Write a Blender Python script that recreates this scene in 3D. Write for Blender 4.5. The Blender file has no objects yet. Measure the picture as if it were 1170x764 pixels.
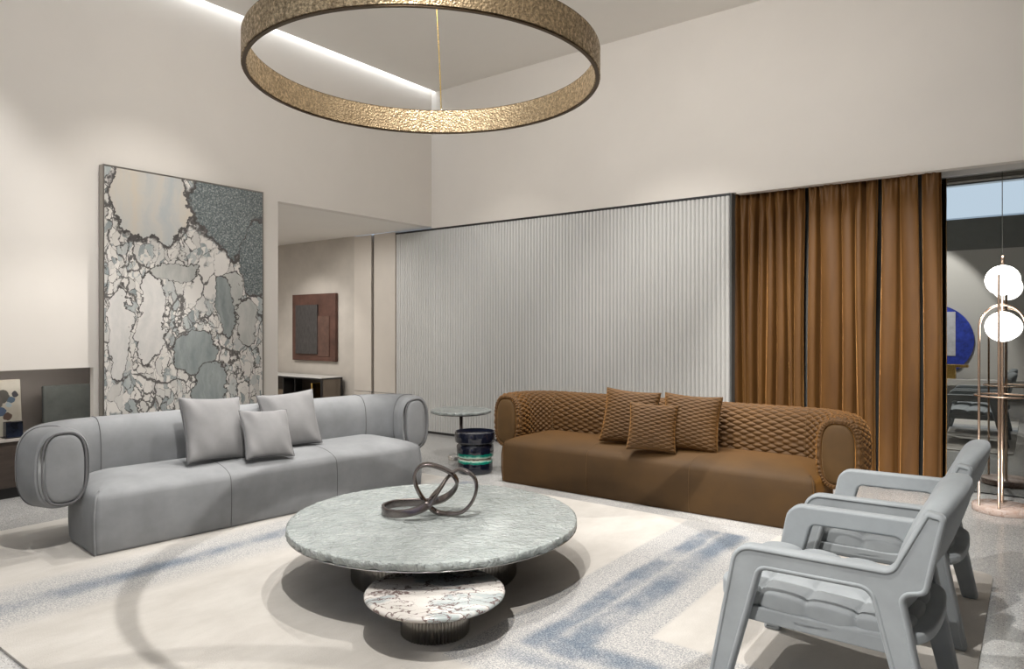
import bpy, bmesh, math, random
import numpy as np
from mathutils import Vector, Matrix
random.seed(7); rng = np.random.default_rng(7)
PI = math.pi
scene = bpy.context.scene
COL = scene.collection
R = math.radians

# ------------------------------------------------------------------ helpers
def link(o, parent=None):
    COL.objects.link(o)
    if parent is not None: o.parent = parent
    return o

def tag(o, label=None, cat=None, group=None, kind=None):
    if label: o['label'] = label
    if cat: o['category'] = cat
    if group: o['group'] = group
    if kind: o['kind'] = kind
    return o

def thing(name, label, cat, loc=(0, 0, 0), rotz=0.0, group=None):
    o = bpy.data.objects.new(name, None)
    o.empty_display_size = 0.1
    COL.objects.link(o)
    o.location = loc; o.rotation_euler = (0, 0, rotz)
    return tag(o, label, cat, group)

def mesh(name, verts, faces, mat=None, parent=None, smooth=True, loc=None, rot=None):
    me = bpy.data.meshes.new(name)
    me.from_pydata([tuple(map(float, v)) for v in verts], [], [tuple(int(i) for i in f) for f in faces])
    me.validate(); me.update()
    if smooth: me.polygons.foreach_set('use_smooth', [True] * len(me.polygons))
    o = bpy.data.objects.new(name, me)
    link(o, parent)
    if mat: me.materials.append(mat)
    if loc: o.location = loc
    if rot: o.rotation_euler = rot
    return o

def bm_obj(name, bm, mat=None, parent=None, smooth=False, loc=None, rot=None):
    me = bpy.data.meshes.new(name)
    bmesh.ops.recalc_face_normals(bm, faces=bm.faces[:])
    bm.to_mesh(me); bm.free()
    if smooth: me.polygons.foreach_set('use_smooth', [True] * len(me.polygons))
    o = bpy.data.objects.new(name, me)
    link(o, parent)
    if mat: me.materials.append(mat)
    if loc: o.location = loc
    if rot: o.rotation_euler = rot
    return o

def add_box(bm, x0, x1, y0, y1, z0, z1, bevel=0.0, seg=2):
    m = Matrix.Translation(((x0+x1)/2, (y0+y1)/2, (z0+z1)/2)) @ Matrix.Diagonal((abs(x1-x0), abs(y1-y0), abs(z1-z0), 1))
    r = bmesh.ops.create_cube(bm, size=1.0, matrix=m)
    if bevel > 0:
        es = list({e for v in r['verts'] for e in v.link_edges})
        bmesh.ops.bevel(bm, geom=es, offset=bevel, segments=seg, profile=0.5, affect='EDGES')

def box(name, b, mat=None, parent=None, bevel=0.0, seg=2, loc=None, rot=None):
    bm = bmesh.new(); add_box(bm, *b, bevel=bevel, seg=seg)
    return bm_obj(name, bm, mat, parent, smooth=False, loc=loc, rot=rot)

def grid_faces(nu, nv, cu=False, cv=False, off=0):
    f = []
    for i in range(nu if cu else nu-1):
        for j in range(nv if cv else nv-1):
            a = i*nv+j; b = ((i+1) % nu)*nv+j; c = ((i+1) % nu)*nv+(j+1) % nv; d = i*nv+(j+1) % nv
            f.append((a+off, b+off, c+off, d+off))
    return f

def sweep(pts, sec, closed=False, up=None, caps=True):
    """pts Nx3, sec Mx2 (or list of N sections): sweeps section with parallel transport; returns verts, faces"""
    P = np.array(pts, float); n = len(P)
    T = np.zeros_like(P)
    for i in range(n):
        if closed: t = P[(i+1) % n]-P[i-1]
        else: t = P[min(i+1, n-1)]-P[max(i-1, 0)]
        T[i] = t/np.linalg.norm(t)
    W = np.zeros_like(P)
    if up is not None:
        U = np.array(up, float)
        if U.ndim == 1: U = np.tile(U, (n, 1))
        for i in range(n):
            w = U[i]-T[i]*U[i].dot(T[i]); W[i] = w/np.linalg.norm(w)
    else:
        a = np.array([0, 0, 1.0]) if abs(T[0][2]) < 0.9 else np.array([1.0, 0, 0])
        w = a-T[0]*a.dot(T[0]); w /= np.linalg.norm(w)
        for i in range(n):
            w = w-T[i]*w.dot(T[i]); w /= np.linalg.norm(w); W[i] = w
        if closed:
            w = W[-1]-T[0]*W[-1].dot(T[0]); w /= np.linalg.norm(w)
            ang = math.atan2(np.cross(W[0], w).dot(T[0]), W[0].dot(w))
            for i in range(n):
                th = -ang*i/n
                b = np.cross(T[i], W[i]); W[i] = W[i]*math.cos(th)+b*math.sin(th)
    V = []
    m = None
    for i in range(n):
        s = sec[i] if isinstance(sec, list) else sec
        m = len(s)
        b = np.cross(W[i], T[i])
        V.append(P[i][None, :]+s[:, :1]*b[None, :]+s[:, 1:2]*W[i][None, :])
    V = np.concatenate(V)
    F = grid_faces(n, m, cu=closed, cv=True)
    if not closed and caps:
        F.append(tuple(range(m-1, -1, -1))); F.append(tuple((n-1)*m+k for k in range(m)))
    return V, F

def circle(r, n=12):
    a = np.arange(n)*2*PI/n
    return np.stack([r*np.cos(a), r*np.sin(a)], 1)

def tube(name, pts, r, mat, parent=None, closed=False, n=10, up=None):
    v, f = sweep(pts, circle(r, n), closed, up)
    return mesh(name, v, f, mat, parent)

def lathe(name, prof, mat, parent=None, n=64, loc=None, ribs=0, rib=0.0, jit=0.0, smooth=True):
    """prof list of (r,z)"""
    V = []; rr = np.random.default_rng(3)
    jt = rr.normal(0, 1, n); jt = (jt+np.roll(jt, 1)+np.roll(jt, -1))/3
    for (r, z) in prof:
        for k in range(n):
            a = 2*PI*k/n
            q = r
            if ribs and r > 1e-4: q = r-rib*abs(math.sin(a*ribs/2))**0.7*0-rib*(0.5-0.5*math.cos(a*ribs))
            if jit and r > 0.1: q = r+jit*jt[k]
            V.append((q*math.cos(a), q*math.sin(a), z))
    m = len(prof)
    F = []
    for i in range(m-1):
        for k in range(n):
            F.append((i*n+k, i*n+(k+1) % n, (i+1)*n+(k+1) % n, (i+1)*n+k))
    F.append(tuple(range(n-1, -1, -1))); F.append(tuple((m-1)*n+k for k in range(n)))
    o = mesh(name, V, F, mat, parent, smooth=smooth, loc=loc)
    return o

def catmull(pts, closed=True, sub=12):
    P = np.array(pts, float); n = len(P); out = []
    rngi = range(n) if closed else range(n-1)
    for i in rngi:
        if closed: p0, p1, p2, p3 = P[i-1], P[i], P[(i+1) % n], P[(i+2) % n]
        else: p0, p1, p2, p3 = P[max(i-1, 0)], P[i], P[i+1], P[min(i+2, n-1)]
        for k in range(sub):
            t = k/sub
            out.append(0.5*((2*p1)+(-p0+p2)*t+(2*p0-5*p1+4*p2-p3)*t*t+(-p0+3*p1-3*p2+p3)*t**3))
    if not closed: out.append(P[-1])
    return np.array(out)

def fillet(pts, seg=6):
    """pts list of (x, z, r) -> polygon with rounded corners"""
    out = []; n = len(pts)
    for i in range(n):
        p0 = Vector(pts[i-1][:2]); p1 = Vector(pts[i][:2]); p2 = Vector(pts[(i+1) % n][:2]); r = pts[i][2]
        if r <= 0: out.append(tuple(p1)); continue
        a = (p0-p1).normalized(); b = (p2-p1).normalized()
        ang = a.angle(b); d = min(r/math.tan(ang/2), (p0-p1).length*0.48, (p2-p1).length*0.48); r2 = d*math.tan(ang/2)
        c = p1+(a+b).normalized()*(r2/math.sin(ang/2))
        s = p1+a*d; e = p1+b*d
        a0 = math.atan2(s.y-c.y, s.x-c.x); a1 = math.atan2(e.y-c.y, e.x-c.x)
        da = (a1-a0+PI) % (2*PI)-PI
        for k in range(seg+1):
            t = a0+da*k/seg
            out.append((c.x+r2*math.cos(t), c.y+r2*math.sin(t)))
    return out

def copy_tree(o, parent=None):
    c = o.copy(); COL.objects.link(c); c.parent = parent
    for ch in list(o.children): copy_tree(ch, c)
    return c

# ------------------------------------------------------------------ materials
def newmat(name):
    m = bpy.data.materials.new(name); m.use_nodes = True
    nt = m.node_tree; nt.nodes.clear()
    out = nt.nodes.new('ShaderNodeOutputMaterial'); b = nt.nodes.new('ShaderNodeBsdfPrincipled')
    nt.links.new(b.outputs[0], out.inputs[0])
    return m, nt, b

class G:
    """tiny node graph helper"""
    def __init__(s, nt): s.nt = nt
    def n(s, t, **kw):
        nd = s.nt.nodes.new(t)
        for k, v in kw.items(): setattr(nd, k, v)
        return nd
    def set(s, sock, v):
        if isinstance(v, bpy.types.NodeSocket): s.nt.links.new(v, sock)
        else: sock.default_value = v
    def math(s, op, a, b=0.0, c=None, clamp=False):
        nd = s.n('ShaderNodeMath', operation=op, use_clamp=clamp)
        s.set(nd.inputs[0], a); s.set(nd.inputs[1], b)
        if c is not None: s.set(nd.inputs[2], c)
        return nd.outputs[0]
    def coord(s, kind='Object'): return s.n('ShaderNodeTexCoord').outputs[kind]
    def mapping(s, v, scale=(1, 1, 1), loc=(0, 0, 0), rot=(0, 0, 0)):
        nd = s.n('ShaderNodeMapping'); s.set(nd.inputs[0], v)
        nd.inputs['Scale'].default_value = scale; nd.inputs['Location'].default_value = loc; nd.inputs['Rotation'].default_value = rot
        return nd.outputs[0]
    def noise(s, v, scale=5, detail=3, rough=0.5, out=0, dist=0.0):
        nd = s.n('ShaderNodeTexNoise'); s.set(nd.inputs['Vector'], v)
        nd.inputs['Scale'].default_value = scale; nd.inputs['Detail'].default_value = detail
        nd.inputs['Roughness'].default_value = rough; nd.inputs['Distortion'].default_value = dist
        return nd.outputs[out]
    def voro(s, v, scale=5, feature='F1', out='Distance', rnd=1.0):
        nd = s.n('ShaderNodeTexVoronoi', feature=feature); s.set(nd.inputs['Vector'], v)
        nd.inputs['Scale'].default_value = scale; nd.inputs['Randomness'].default_value = rnd
        return nd.outputs[out]
    def vmath(s, op, a, b):
        nd = s.n('ShaderNodeVectorMath', operation=op); s.set(nd.inputs[0], a)
        if op == 'SCALE': s.set(nd.inputs['Scale'], b)
        else: s.set(nd.inputs[1], b)
        return nd.outputs['Value'] if op in ('DISTANCE', 'LENGTH') else nd.outputs[0]
    def ramp(s, f, stops, interp='LINEAR'):
        nd = s.n('ShaderNodeValToRGB'); s.set(nd.inputs[0], f); cr = nd.color_ramp; cr.interpolation = interp
        while len(cr.elements) > 1: cr.elements.remove(cr.elements[-1])
        cr.elements[0].position = stops[0][0]; cr.elements[0].color = (*stops[0][1], 1)
        for p, c in stops[1:]:
            e = cr.elements.new(p); e.color = (*c, 1)
        return nd.outputs[0]
    def mix(s, f, a, b, mode='MIX'):
        nd = s.n('ShaderNodeMix', data_type='RGBA', blend_type=mode)
        s.set(nd.inputs[0], f)
        for i, v in ((6, a), (7, b)):
            if isinstance(v, tuple): v = (*v[:3], 1)
            s.set(nd.inputs[i], v)
        return nd.outputs[2]
    def smooth(s, v, a, b):
        nd = s.n('ShaderNodeMapRange', interpolation_type='SMOOTHSTEP'); s.set(nd.inputs[0], v)
        s.set(nd.inputs[1], a); s.set(nd.inputs[2], b); return nd.outputs[0]
    def sep(s, v):
        nd = s.n('ShaderNodeSeparateXYZ'); s.set(nd.inputs[0], v); return nd.outputs
    def bump(s, h, strength=0.3, dist=0.01):
        nd = s.n('ShaderNodeBump'); s.set(nd.inputs['Height'], h)
        nd.inputs['Strength'].default_value = strength; nd.inputs['Distance'].default_value = dist
        return nd.outputs[0]

def pbr(name, col, rough=0.5, metal=0.0, var=0.06, nscale=6.0, bump=0.0, bscale=60.0, bdist=0.002, sheen=0.0, sheentint=None, spec=None, coat=0.0, trans=0.0, ior=None, stretch=(1, 1, 1)):
    m, nt, b = newmat(name); g = G(nt)
    v = g.mapping(g.coord(), scale=stretch)
    nz = g.noise(v, nscale, 4, 0.6)
    lo = tuple(max(0, c*(1-var)) for c in col); hi = tuple(min(1, c*(1+var)) for c in col)
    c = g.ramp(nz, [(0.3, lo), (0.7, hi)])
    nt.links.new(c, b.inputs['Base Color'])
    b.inputs['Roughness'].default_value = rough; b.inputs['Metallic'].default_value = metal
    if sheen:
        b.inputs['Sheen Weight'].default_value = sheen; b.inputs['Sheen Roughness'].default_value = 0.4
        if sheentint: b.inputs['Sheen Tint'].default_value = (*sheentint, 1)
    if spec is not None: b.inputs['Specular IOR Level'].default_value = spec
    if coat: b.inputs['Coat Weight'].default_value = coat; b.inputs['Coat Roughness'].default_value = 0.05
    if trans: b.inputs['Transmission Weight'].default_value = trans
    if ior: b.inputs['IOR'].default_value = ior
    if bump:
        nt.links.new(g.bump(g.noise(v, bscale, 3, 0.6), bump, bdist), b.inputs['Normal'])
    return m

M = {}
M['wall'] = pbr('warm_white_wall', (0.78, 0.735, 0.68), 0.75, var=0.02, nscale=1.5, bump=0.05, bscale=180, bdist=0.001)
M['wall_white'] = pbr('white_satin_wall', (0.66, 0.635, 0.60), 0.42, var=0.01, nscale=1.5)
M['ceiling'] = pbr('ceiling_paint', (0.86, 0.825, 0.775), 0.8, var=0.02, nscale=1)
M['plaster'] = pbr('grey_plaster', (0.50, 0.46, 0.41), 0.7, var=0.10, nscale=2.2, bump=0.1, bscale=14)
M['panelwall'] = pbr('lacquered_wall_panel', (0.60, 0.55, 0.49), 0.35, var=0.02)
M['flute'] = pbr('white_fluted_panel', (0.66, 0.655, 0.635), 0.33, var=0.015, nscale=1.0)
M['niche'] = pbr('taupe_niche', (0.40, 0.365, 0.335), 0.6, var=0.06, nscale=2)
M['darkgrey'] = pbr('dark_grey_paint', (0.10, 0.10, 0.095), 0.7, var=0.05)
M['midgrey'] = pbr('mid_grey_paint', (0.24, 0.245, 0.235), 0.7, var=0.05)
M['greyvelvet'] = pbr('grey_nubuck', (0.225, 0.232, 0.24), 0.88, var=0.16, nscale=3.5, bump=0.12, bscale=220, bdist=0.0015, sheen=0.2, sheentint=(0.85, 0.88, 0.9))
M['greychair'] = pbr('blue_grey_nubuck', (0.26, 0.28, 0.292), 0.85, var=0.10, nscale=6, bump=0.15, bscale=200, bdist=0.0015, sheen=0.25, sheentint=(0.85, 0.92, 1.0))
M['greypiping'] = pbr('grey_piping', (0.13, 0.13, 0.135), 0.8, var=0.05)
M['greypillow'] = pbr('grey_pillow_velvet', (0.22, 0.218, 0.22), 0.88, var=0.10, nscale=5, bump=0.2, bscale=160, bdist=0.002, sheen=0.25)
M['rust'] = pbr('tobacco_velvet', (0.052, 0.024, 0.0028), 0.80, var=0.22, nscale=3, bump=0.15, bscale=200, bdist=0.0015, sheen=0.4, sheentint=(0.85, 0.36, 0.05))
M['quilt'] = pbr('quilted_tobacco_velvet', (0.080, 0.035, 0.005), 0.72, var=0.12, nscale=8, bump=0.1, bscale=200, bdist=0.001, sheen=0.55, sheentint=(1.0, 0.46, 0.12))
M['rustpiping'] = pbr('tobacco_piping', (0.12, 0.05, 0.012), 0.8, var=0.05, sheen=0.4, sheentint=(0.9, 0.5, 0.2))
M['rustcap'] = pbr('tobacco_end_cap', (0.075, 0.036, 0.006), 0.75, var=0.12, nscale=8, sheen=0.4, sheentint=(1, 0.65, 0.35))
M['gunmetal'] = pbr('dark_polished_bronze', (0.19, 0.165, 0.16), 0.24, metal=1.0, var=0.3, nscale=14)
M['nickel'] = pbr('brushed_dark_nickel', (0.36, 0.34, 0.315), 0.30, metal=1.0, var=0.05)
M['steel'] = pbr('polished_steel', (0.68, 0.68, 0.67), 0.22, metal=1.0, var=0.03)
M['black'] = pbr('black_metal', (0.015, 0.014, 0.014), 0.35, var=0.1)
M['rose'] = pbr('rose_gold_metal', (0.82, 0.62, 0.48), 0.25, metal=1.0, var=0.03)
M['brass'] = pbr('brass', (0.70, 0.48, 0.16), 0.25, metal=1.0, var=0.05)
M['darkwood'] = pbr('dark_stained_wood', (0.052, 0.038, 0.030), 0.45, var=0.25, nscale=5, stretch=(1, 1, 8))
M['smoked'] = pbr('smoked_glass', (0.20, 0.17, 0.14), 0.08, metal=0.6, var=0.05)
M['greycanvas'] = pbr('grey_green_canvas', (0.16, 0.175, 0.165), 0.85, var=0.15, nscale=9, bump=0.3, bscale=120)
M['darkbox'] = pbr('dark_blue_black_gloss', (0.012, 0.016, 0.03), 0.2, var=0.6, nscale=12)
M['silverslat'] = pbr('reveal_metal', (0.45, 0.42, 0.38), 0.25, metal=1.0, var=0.05)

def mirror_mat():
    m, nt, b = newmat('smoked_mirror')
    b.inputs['Base Color'].default_value = (0.36, 0.375, 0.37, 1); b.inputs['Metallic'].default_value = 1.0
    b.inputs['Roughness'].default_value = 0.0
    return m
M['mirror'] = mirror_mat()

def emis(name, col, s):
    m, nt, b = newmat(name)
    b.inputs['Base Color'].default_value = (*col, 1)
    b.inputs['Emission Color'].default_value = (*col, 1); b.inputs['Emission Strength'].default_value = s
    return m
M['globe'] = emis('opal_glass_lit', (1.0, 0.96, 0.90), 7.0)
M['led'] = emis('cool_led_strip', (0.86, 0.93, 1.0), 5.0)

def terrazzo():
    m, nt, b = newmat('terrazzo_floor'); g = G(nt); v = g.coord()
    base = g.ramp(g.noise(v, 2.5, 3), [(0.3, (0.40, 0.40, 0.395)), (0.7, (0.47, 0.465, 0.455))])
    c = base
    for sc, th, seed, wl in ((60, 0.30, 0.0, (0.62, 0.61, 0.58)), (140, 0.32, 3.3, (0.66, 0.65, 0.63)), (95, 0.26, 7.7, (0.17, 0.165, 0.16))):
        vv = g.mapping(v, loc=(seed, seed*1.7, 0))
        d = g.voro(vv, sc); mask = g.math('LESS_THAN', d, th)
        cc = g.voro(vv, sc, out='Color'); s = g.sep(cc)[0]
        mask = g.math('MULTIPLY', mask, g.math('GREATER_THAN', s, 0.35))
        c = g.mix(mask, c, wl)
    nt.links.new(c, b.inputs['Base Color'])
    b.inputs['Roughness'].default_value = 0.17
    return m
M['floor'] = terrazzo()

def rug_mat():
    m, nt, b = newmat('rug_pile_with_blue_bands'); g = G(nt); v = g.coord()
    wob = g.math('MULTIPLY', g.math('SUBTRACT', g.noise(v, 3.0, 4), 0.5), 0.10)
    fine = g.noise(v, 150, 2, 0.7)
    med = g.noise(g.mapping(v, scale=(2, 1, 1)), 2.5, 5, 0.65)
    x, y, z = g.sep(v)
    xw = g.math('ADD', x, wob); yw = g.math('ADD', y, wob)
    def band(coord, c0, hw, soft):
        d = g.math('ABSOLUTE', g.math('SUBTRACT', coord, c0))
        return g.math('SUBTRACT', 1.0, g.smooth(d, hw-soft, hw+soft))
    ivory = g.ramp(med, [(0.3, (0.43, 0.405, 0.37)), (0.7, (0.53, 0.505, 0.468))])
    speck = g.ramp(fine, [(0.40, (0.22, 0.225, 0.235)), (0.52, (0.40, 0.395, 0.385)), (0.64, (0.56, 0.535, 0.50))])
    blue = g.ramp(fine, [(0.38, (0.055, 0.078, 0.115)), (0.52, (0.12, 0.155, 0.20)), (0.68, (0.30, 0.325, 0.345))])
    # right L: along Y at x=-1.62 (y>2.1) and along X at y=2.42 (x>-1.9)
    gv = g.math('MULTIPLY', band(x, -1.63, 0.305, 0.015), g.smooth(y, 2.05, 2.13))
    gh = g.math('MULTIPLY', band(y, 2.42, 0.33, 0.015), g.smooth(x, -1.95, -1.93))
    gr = g.math('MAXIMUM', gv, gh)
    # left band, softer
    gl = band(xw, -3.93, 0.27, 0.10)
    grey = g.math('MAXIMUM', gr, g.math('MULTIPLY', gl, 0.95))
    brk = g.smooth(g.noise(g.mapping(v, scale=(1, 0.7, 1)), 2.8, 4, 0.65), 0.32, 0.60)
    bv1 = g.math('MULTIPLY', band(xw, -1.70, 0.055, 0.03), g.math('MULTIPLY', g.smooth(y, 2.33, 2.40), g.math('SUBTRACT', 1.0, g.smooth(y, 4.42, 4.48))))
    bv2 = g.math('MULTIPLY', band(xw, -1.55, 0.075, 0.05), g.math('MULTIPLY', g.smooth(y, 2.33, 2.40), g.math('SUBTRACT', 1.0, g.smooth(y, 4.42, 4.48))))
    bh1 = g.math('MULTIPLY', band(yw, 2.46, 0.07, 0.04), g.smooth(x, -1.80, -1.72))
    bh2 = g.math('MULTIPLY', g.math('MULTIPLY', band(yw, 2.28, 0.05, 0.04), g.smooth(x, -1.80, -1.72)), 0.6)
    bl = g.math('MULTIPLY', band(xw, -3.93, 0.07, 0.07), 1.0)
    bb = g.math('MAXIMUM', g.math('MAXIMUM', bv1, bv2), g.math('MAXIMUM', bh1, bh2))
    bb = g.math('MULTIPLY', g.math('MAXIMUM', bb, bl), g.math('MULTIPLY_ADD', brk, 0.75, 0.25))
    c = g.mix(grey, ivory, speck); c = g.mix(bb, c, blue)
    nt.links.new(c, b.inputs['Base Color']); b.inputs['Roughness'].default_value = 0.95
    b.inputs['Sheen Weight'].default_value = 0.2
    nt.links.new(g.bump(fine, 0.5, 0.004), b.inputs['Normal'])
    return m
M['rug'] = rug_mat()

def breccia():
    """object coords: x = across, z = up (slab 1.48 x 2.70)"""
    m, nt, b = newmat('breccia_marble'); g = G(nt); v = g.coord()
    w = g.vmath('SUBTRACT', g.noise(v, 3.2, 5, 0.6, out=1), (0.5, 0.5, 0.5))
    wv = g.vmath('ADD', v, g.vmath('SCALE', w, 0.22))
    wf = g.vmath('ADD', wv, g.vmath('SCALE', g.vmath('SUBTRACT', g.noise(v, 16, 3, 0.6, out=1), (0.5, 0.5, 0.5)), 0.035))
    va = g.mapping(wf, scale=(1.55, 1, 0.72), rot=(0, R(20), 0))
    big = 4.6
    e1 = g.voro(va, big, 'DISTANCE_TO_EDGE'); c1 = g.sep(g.voro(va, big, out='Color'))
    e2 = g.voro(va, 13.0, 'DISTANCE_TO_EDGE'); c2 = g.sep(g.voro(va, 13.0, out='Color'))
    streak = g.noise(g.mapping(wv, scale=(6, 1, 1), rot=(0, R(30), 0)), 4, 5, 0.7)
    smallzone = g.smooth(g.noise(v, 4.0, 3), 0.44, 0.50)
    cc = g.mix(smallzone, g.voro(va, big, out='Color'), g.voro(va, 13.0, out='Color'))
    cs = g.sep(cc)[0]
    col = g.ramp(cs, [(0.0, (0.72, 0.69, 0.65)), (0.28, (0.60, 0.585, 0.555)), (0.42, (0.68, 0.65, 0.61)), (0.52, (0.46, 0.475, 0.465)), (0.60, (0.56, 0.54, 0.51)), (0.70, (0.25, 0.285, 0.29)), (0.80, (0.38, 0.415, 0.415)), (0.90, (0.66, 0.63, 0.59))], 'CONSTANT')
    col = g.mix(g.math('MULTIPLY', g.smooth(streak, 0.35, 0.7), 0.35), col, (0.75, 0.72, 0.68))
    # veins
    th = g.math('MULTIPLY', g.smooth(g.noise(v, 5, 3), 0.30, 0.75), 0.075)
    v1 = g.math('SUBTRACT', 1.0, g.smooth(e1, g.math('MULTIPLY', th, 0.4), g.math('ADD', th, 0.004)))
    th2 = g.math('MULTIPLY', g.smooth(g.noise(g.mapping(v, loc=(4, 0, 2)), 7, 3), 0.35, 0.75), 0.12)
    v2 = g.math('SUBTRACT', 1.0, g.smooth(e2, g.math('MULTIPLY', th2, 0.4), g.math('ADD', th2, 0.006)))
    v2 = g.math('MULTIPLY', v2, smallzone)
    vein = g.math('MAXIMUM', v1, v2)
    veincol = g.mix(g.noise(v, 20, 3), (0.04, 0.038, 0.037), (0.14, 0.13, 0.125))
    col = g.mix(g.math('MULTIPLY', vein, 0.92), col, veincol)
    # large inclusions
    px, py, pz = g.sep(g.vmath('ADD', v, g.vmath('SCALE', w, 0.42)))
    def blob(cx, cz, rx, rz, s=0.04):
        dx = g.math('DIVIDE', g.math('SUBTRACT', px, cx), rx); dz = g.math('DIVIDE', g.math('SUBTRACT', pz, cz), rz)
        d = g.math('SQRT', g.math('ADD', g.math('MULTIPLY', dx, dx), g.math('MULTIPLY', dz, dz)))
        return d
    def put(col, d, newc):
        col = g.mix(g.math('SUBTRACT', 1.0, g.smooth(d, 1.02, 1.10)), col, veincol)
        return g.mix(g.math('SUBTRACT', 1.0, g.smooth(d, 0.98, 1.0)), col, newc)
    sp = g.noise(v, 70, 2, 0.7)
    darkc = g.ramp(sp, [(0.35, (0.085, 0.105, 0.11)), (0.55, (0.19, 0.215, 0.215)), (0.72, (0.42, 0.44, 0.43))])
    palec = g.ramp(g.noise(g.mapping(wv, scale=(3, 1, 0.4)), 1.5, 4, 0.6), [(0.35, (0.60, 0.54, 0.46)), (0.5, (0.56, 0.54, 0.50)), (0.62, (0.47, 0.49, 0.49))])
    greyc = g.ramp(g.noise(g.mapping(wv, scale=(5, 1, 1)), 4, 4, 0.6), [(0.3, (0.22, 0.25, 0.25)), (0.7, (0.34, 0.37, 0.365))])
    greyl = g.ramp(g.noise(g.mapping(wv, scale=(5, 1, 1)), 4, 4, 0.6), [(0.3, (0.40, 0.41, 0.39)), (0.7, (0.55, 0.54, 0.51))])
    whitec = g.ramp(g.noise(g.mapping(wv, scale=(4, 1, 1)), 5, 4, 0.6), [(0.3, (0.60, 0.59, 0.57)), (0.7, (0.72, 0.69, 0.66))])
    col = put(col, blob(0.52, 2.50, 0.52, 0.44), darkc)
    col = put(col, blob(0.66, 2.05, 0.16, 0.40), darkc)
    col = put(col, blob(-0.34, 2.47, 0.34, 0.38), palec)
    col = put(col, blob(0.04, 1.12, 0.19, 0.20), greyc)
    col = put(col, blob(0.20, 0.80, 0.16, 0.24), greyc)
    col = put(col, blob(-0.13, 1.86, 0.19, 0.09), greyl)
    col = put(col, blob(0.42, 1.72, 0.10, 0.20), greyl)
    col = put(col, blob(0.56, 1.40, 0.11, 0.24), greyl)
    col = put(col, blob(-0.60, 1.30, 0.10, 0.34), whitec)
    col = put(col, blob(-0.34, 1.45, 0.11, 0.40), whitec)
    col = put(col, blob(0.35, 1.55, 0.10, 0.26), greyc)
    nt.links.new(col, b.inputs['Base Color']); b.inputs['Roughness'].default_value = 0.16
    return m
M['breccia'] = breccia()

def calacatta(name='violet_veined_marble', pink=False):
    m, nt, b = newmat(name); g = G(nt); v = g.coord()
    w = g.vmath('SUBTRACT', g.noise(v, 5, 5, 0.65, out=1), (0.5, 0.5, 0.5))
    wv = g.vmath('ADD', v, g.vmath('SCALE', w, 0.20))
    sv = g.mapping(wv, scale=(0.8, 2.2, 1), rot=(0, 0, R(-20)))
    e = g.voro(sv, 12, 'DISTANCE_TO_EDGE'); th = g.math('MULTIPLY', g.smooth(g.noise(v, 6, 3), 0.34, 0.60), 0.10)
    vein = g.math('SUBTRACT', 1.0, g.smooth(e, g.math('MULTIPLY', th, 0.2), g.math('ADD', th, 0.004)))
    if pink:
        base = g.ramp(g.noise(wv, 10, 4), [(0.3, (0.62, 0.44, 0.36)), (0.55, (0.72, 0.60, 0.54)), (0.75, (0.50, 0.30, 0.22))]); vc = (0.35, 0.15, 0.08)
        vein = g.math('MULTIPLY', vein, 0.5)
    else:
        base = g.ramp(g.noise(g.mapping(wv, scale=(1, 2.5, 1)), 3.4, 3), [(0.38, (0.70, 0.665, 0.62)), (0.52, (0.68, 0.645, 0.61)), (0.57, (0.44, 0.48, 0.48)), (0.70, (0.36, 0.40, 0.40))])
        vc = (0.13, 0.075, 0.07)
    col = g.mix(g.math('MULTIPLY', vein, 0.9), base, vc)
    nt.links.new(col, b.inputs['Base Color']); b.inputs['Roughness'].default_value = 0.18
    return m
M['calacatta'] = calacatta()
M['pinkmarble'] = calacatta('pink_marble', True)

def ice_glass():
    m, nt, b = newmat('rippled_cast_glass'); g = G(nt); v = g.coord()
    w = g.vmath('SUBTRACT', g.noise(v, 6, 3, out=1), (0.5, 0.5, 0.5))
    wv = g.vmath('ADD', v, g.vmath('SCALE', w, 0.12))
    h = g.math('ADD', g.noise(g.mapping(wv, scale=(1, 1.5, 1)), 34, 3, 0.6), g.math('MULTIPLY', g.voro(wv, 30, 'SMOOTH_F1'), 0.5))
    c = g.ramp(g.noise(wv, 5, 5, 0.7), [(0.3, (0.60, 0.67, 0.65)), (0.7, (0.82, 0.875, 0.86))])
    nt.links.new(c, b.inputs['Base Color']); b.inputs['Roughness'].default_value = 0.12
    b.inputs['Transmission Weight'].default_value = 0.40; b.inputs['IOR'].default_value = 1.5
    nt.links.new(g.bump(h, 1.0, 0.030), b.inputs['Normal'])
    return m
M['ice'] = ice_glass()

def goldleaf():
    m, nt, b = newmat('gold_leaf'); g = G(nt); v = g.coord()
    n1 = g.noise(v, 75, 4, 0.7); n2 = g.voro(v, 110, out='Distance')
    c = g.ramp(n1, [(0.35, (0.21, 0.155, 0.09)), (0.5, (0.38, 0.285, 0.175)), (0.64, (0.72, 0.55, 0.34))])
    nt.links.new(c, b.inputs['Base Color']); b.inputs['Metallic'].default_value = 0.85
    rr = g.ramp(n1, [(0.35, (0.65,)*3), (0.65, (0.28,)*3)]); nt.links.new(rr, b.inputs['Roughness'])
    nt.links.new(g.bump(n2, 0.5, 0.004), b.inputs['Normal'])
    return m
M['gold'] = goldleaf()
M['ringedge'] = pbr('dark_bronze_edge', (0.10, 0.065, 0.035), 0.4, metal=0.7, var=0.1)

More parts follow.
